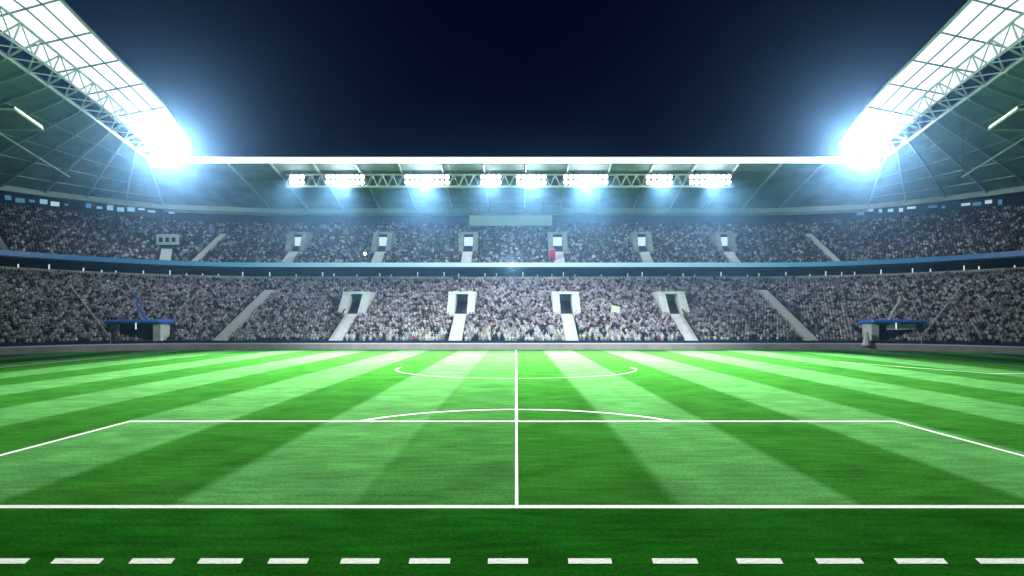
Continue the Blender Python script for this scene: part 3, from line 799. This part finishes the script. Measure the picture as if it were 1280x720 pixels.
skinm = [mat('skin', c, .6) for c in SKIN]; hairm = [mat('hair', c, .7) for c in HAIR]; trm = [mat('trousers', c, .8) for c in ((.03, .035, .06), (.02, .02, .02))]
shm = {k: mat('shirt_' + k.replace(' ', '_'), c, .85, var=.12, scale=8) for k, c in SHIRT.items()}
BM = {}
for p in POSES:
    b0 = body_mesh(p)
    for k in SK:
        for h in range(3):
            q = b0.copy(); q.name = 'person_body'; q.materials.clear()
            for mm in (shm[k], skinm[h], hairm[h], trm[h % 2]): q.materials.append(mm)
            BM[p, k, h] = q
POSW = {'sit': 'seated', 'clap': 'clapping', 'lean': 'leaning forward', 'stand': 'standing', 'arms': 'arms raised'}
def ordn(n):
    suf = 'th' if 10 <= n % 100 <= 20 else {1: 'st', 2: 'nd', 3: 'rd'}.get(n % 10, 'th'); return ORD[n - 1] if n <= 12 else '%d%s' % (n, suf)
for sg in (-1, 1):
    byrow = {}
    for i in half[sg]: byrow.setdefault(seats[i][6], []).append(i)
    for row, L in byrow.items():
        L.sort(key=lambda i: -seats[i][1] )        # from the tunnel outwards
        for n, i in enumerate(L):
            x, y, z, nx, ny, tier, row, k = seats[i]
            p = random.choices(POSES, (50, 16, 16, 12, 6))[0]; c = SK[rng.choice(len(SK), p=SW)]; h = random.choice((0, 0, 0, 1, 1, 2))
            o = bpy.data.objects.new('person', BM[p, c, h]); COL.objects.link(o); o.location = (x, y, z); s = random.uniform(.98, 1.1); o.scale = (s * 1.05, s, s)
            o.rotation_euler = (0, 0, math.atan2(ny, nx) - math.pi / 2 + random.uniform(-.3, .3))
            tag(o, '%s spectator in %s, %s row, %s from the %s-poled tunnel' % (POSW[p], c, ('front' if row == 0 else ordn(row + 1)), ordn(n + 1), 'blue' if sg < 0 else 'white'), 'person', 'spectators in the corner blocks of the lower tier')

# small things among the crowd
e = empty('banner', (8.1, 154.6, 19.0), 'bright red banner hanging beside a stair near the middle of the upper tier', 'banner')
b = MB(); rows = []
for k in range(9):
    x = 7.55 + k * .15; rows.append([(x, 154.0 + .08 * math.sin(k * 1.7), 18.3), (x + .05, 154.05 + .12 * math.sin(k * 2.1), 19.9), (x + .05, 154.15, 21.1), (x + .05, 154.19, 21.1), (x + .05, 154.09 + .12 * math.sin(k * 2.1), 19.9), (x, 154.04 + .08 * math.sin(k * 1.7), 18.3)])
b.sweep(rows, True); b.build('cloth', M['red'], e)
b = MB(); b.bar((7.4, 154.2, 21.15), (8.9, 154.2, 21.15), .05, 6); b.bar((7.4, 154.2, 18.0), (7.4, 154.2, 21.2), .05, 6); b.build('pole', M['steel'], e)
e = empty('flag', (19.0, 132.6, 5), 'small white flag waved in the middle of the lower tier crowd', 'flag')
b = MB(); rows = []
for k in range(9):
    t = k / 8; x = 18.2 + 1.7 * t; rows.append([(x, 132.2 + .15 * math.sin(t * 7), 6.9 - .2 * t), (x + .1, 132.2 + .2 * math.sin(t * 7 + .6), 8.2 - .35 * t), (x + .1, 132.24 + .2 * math.sin(t * 7 + .6), 8.2 - .35 * t), (x, 132.24 + .15 * math.sin(t * 7), 6.9 - .2 * t)])
b.sweep(rows, True); b.build('cloth', M['flag'], e)
b = MB(); b.bar((18.1, 132.4, 5.2), (18.2, 132.2, 8.3), .04, 6); b.build('pole', M['steel'], e)
e = empty('spotlight', (-33.6, 155.8, 19), 'small glaring spotlight beside a stair low in the upper tier', 'lamp')
b = MB(); b.bar((-33.9, 155.0, 20.2), (-33.9, 155.5, 20.4), .38, 12, .2); b.bar((-33.9, 155.5, 20.3), (-33.9, 155.5, 18.4), .06, 6); b.build('housing', M['housing'], e)
lm = mat('small_lens', (.9, .9, .8), .3, emit=(1, 1, .88), es=12, sample=False)
b = MB(); b.bar((-33.9, 154.96, 20.19), (-33.9, 154.99, 20.2), .33, 12); b.build('lens', lm, e)

e = empty('spotlight', (-.8, 151.6, 17.4), 'starry bright spotlight fixed on the glowing ribbon in the middle of the stand', 'lamp')
b = MB(); b.bar((-.8, 151.55, 17.5), (-.8, 151.8, 17.55), .30, 12, .2); b.build('housing', M['housing'], e)
b = MB(); b.bar((-.8, 151.50, 17.49), (-.8, 151.54, 17.5), .26, 12); b.build('lens', lm, e)
add_light('ribbon_lamp', (-.8, 151.2, 17.45), (0, 60, 0), PW_RIB, 1, angle=36, blend=.5, color=(.9, 1.0, .92), radius=.25)

# ------------------------------------------------------------------ air
hz = MB(); hz.box((0, 85, 34), (420, 300, 70)); hz.v = hz.v
hm = bpy.data.materials.new('haze'); hm.use_nodes = True; nt = hm.node_tree
for n in list(nt.nodes):
    if n.type == 'BSDF_PRINCIPLED': nt.nodes.remove(n)
pv = nt.nodes.new('ShaderNodeVolumePrincipled'); pv.inputs['Color'].default_value = (.24, .55, 1.0, 1); pv.inputs['Density'].default_value = .00024; pv.inputs['Anisotropy'].default_value = .95
pv.inputs['Density Attribute'].default_value = ''; pv.inputs['Color Attribute'].default_value = ''; pv.inputs['Temperature Attribute'].default_value = ''
nt.links.new(pv.outputs[0], [n for n in nt.nodes if n.type == 'OUTPUT_MATERIAL'][0].inputs['Volume'])
hm.cycles.homogeneous_volume = True if hasattr(hm.cycles, 'homogeneous_volume') else None
o = hz.build('haze', hm); tag(o, 'faint bluish haze filling the floodlit stadium', None, None, 'stuff')

# ------------------------------------------------------------------ night sky
W = bpy.data.worlds.new('World'); S.world = W; W.use_nodes = True; nt = W.node_tree
bg = nt.nodes['Background']; bg.inputs['Color'].default_value = (.004, .008, .22, 1); bg.inputs['Strength'].default_value = .05

# ------------------------------------------------------------------ camera, view
cd = bpy.data.cameras.new('camera'); cam = bpy.data.objects.new('camera', cd); COL.objects.link(cam)
cam.location = (0, 0, CAMH); cam.rotation_euler = (R(90), 0, 0); cd.sensor_width = 36; cd.lens = 864 / 1280 * 36
cd.shift_x = -5 / 1280; cd.shift_y = 40 / 1280; cd.clip_end = 5000; cd.clip_start = .1; S.camera = cam
S.view_settings.view_transform = 'Standard'; S.view_settings.look = 'None'; S.view_settings.exposure = 0; S.view_settings.gamma = 1
S.cycles.max_bounces = 4; S.cycles.diffuse_bounces = 2; S.cycles.glossy_bounces = 2; S.cycles.volume_bounces = 0; S.cycles.transmission_bounces = 2
S.cycles.sample_clamp_indirect = 3; S.cycles.use_denoising = True; S.cycles.caustics_reflective = False; S.cycles.caustics_refractive = False
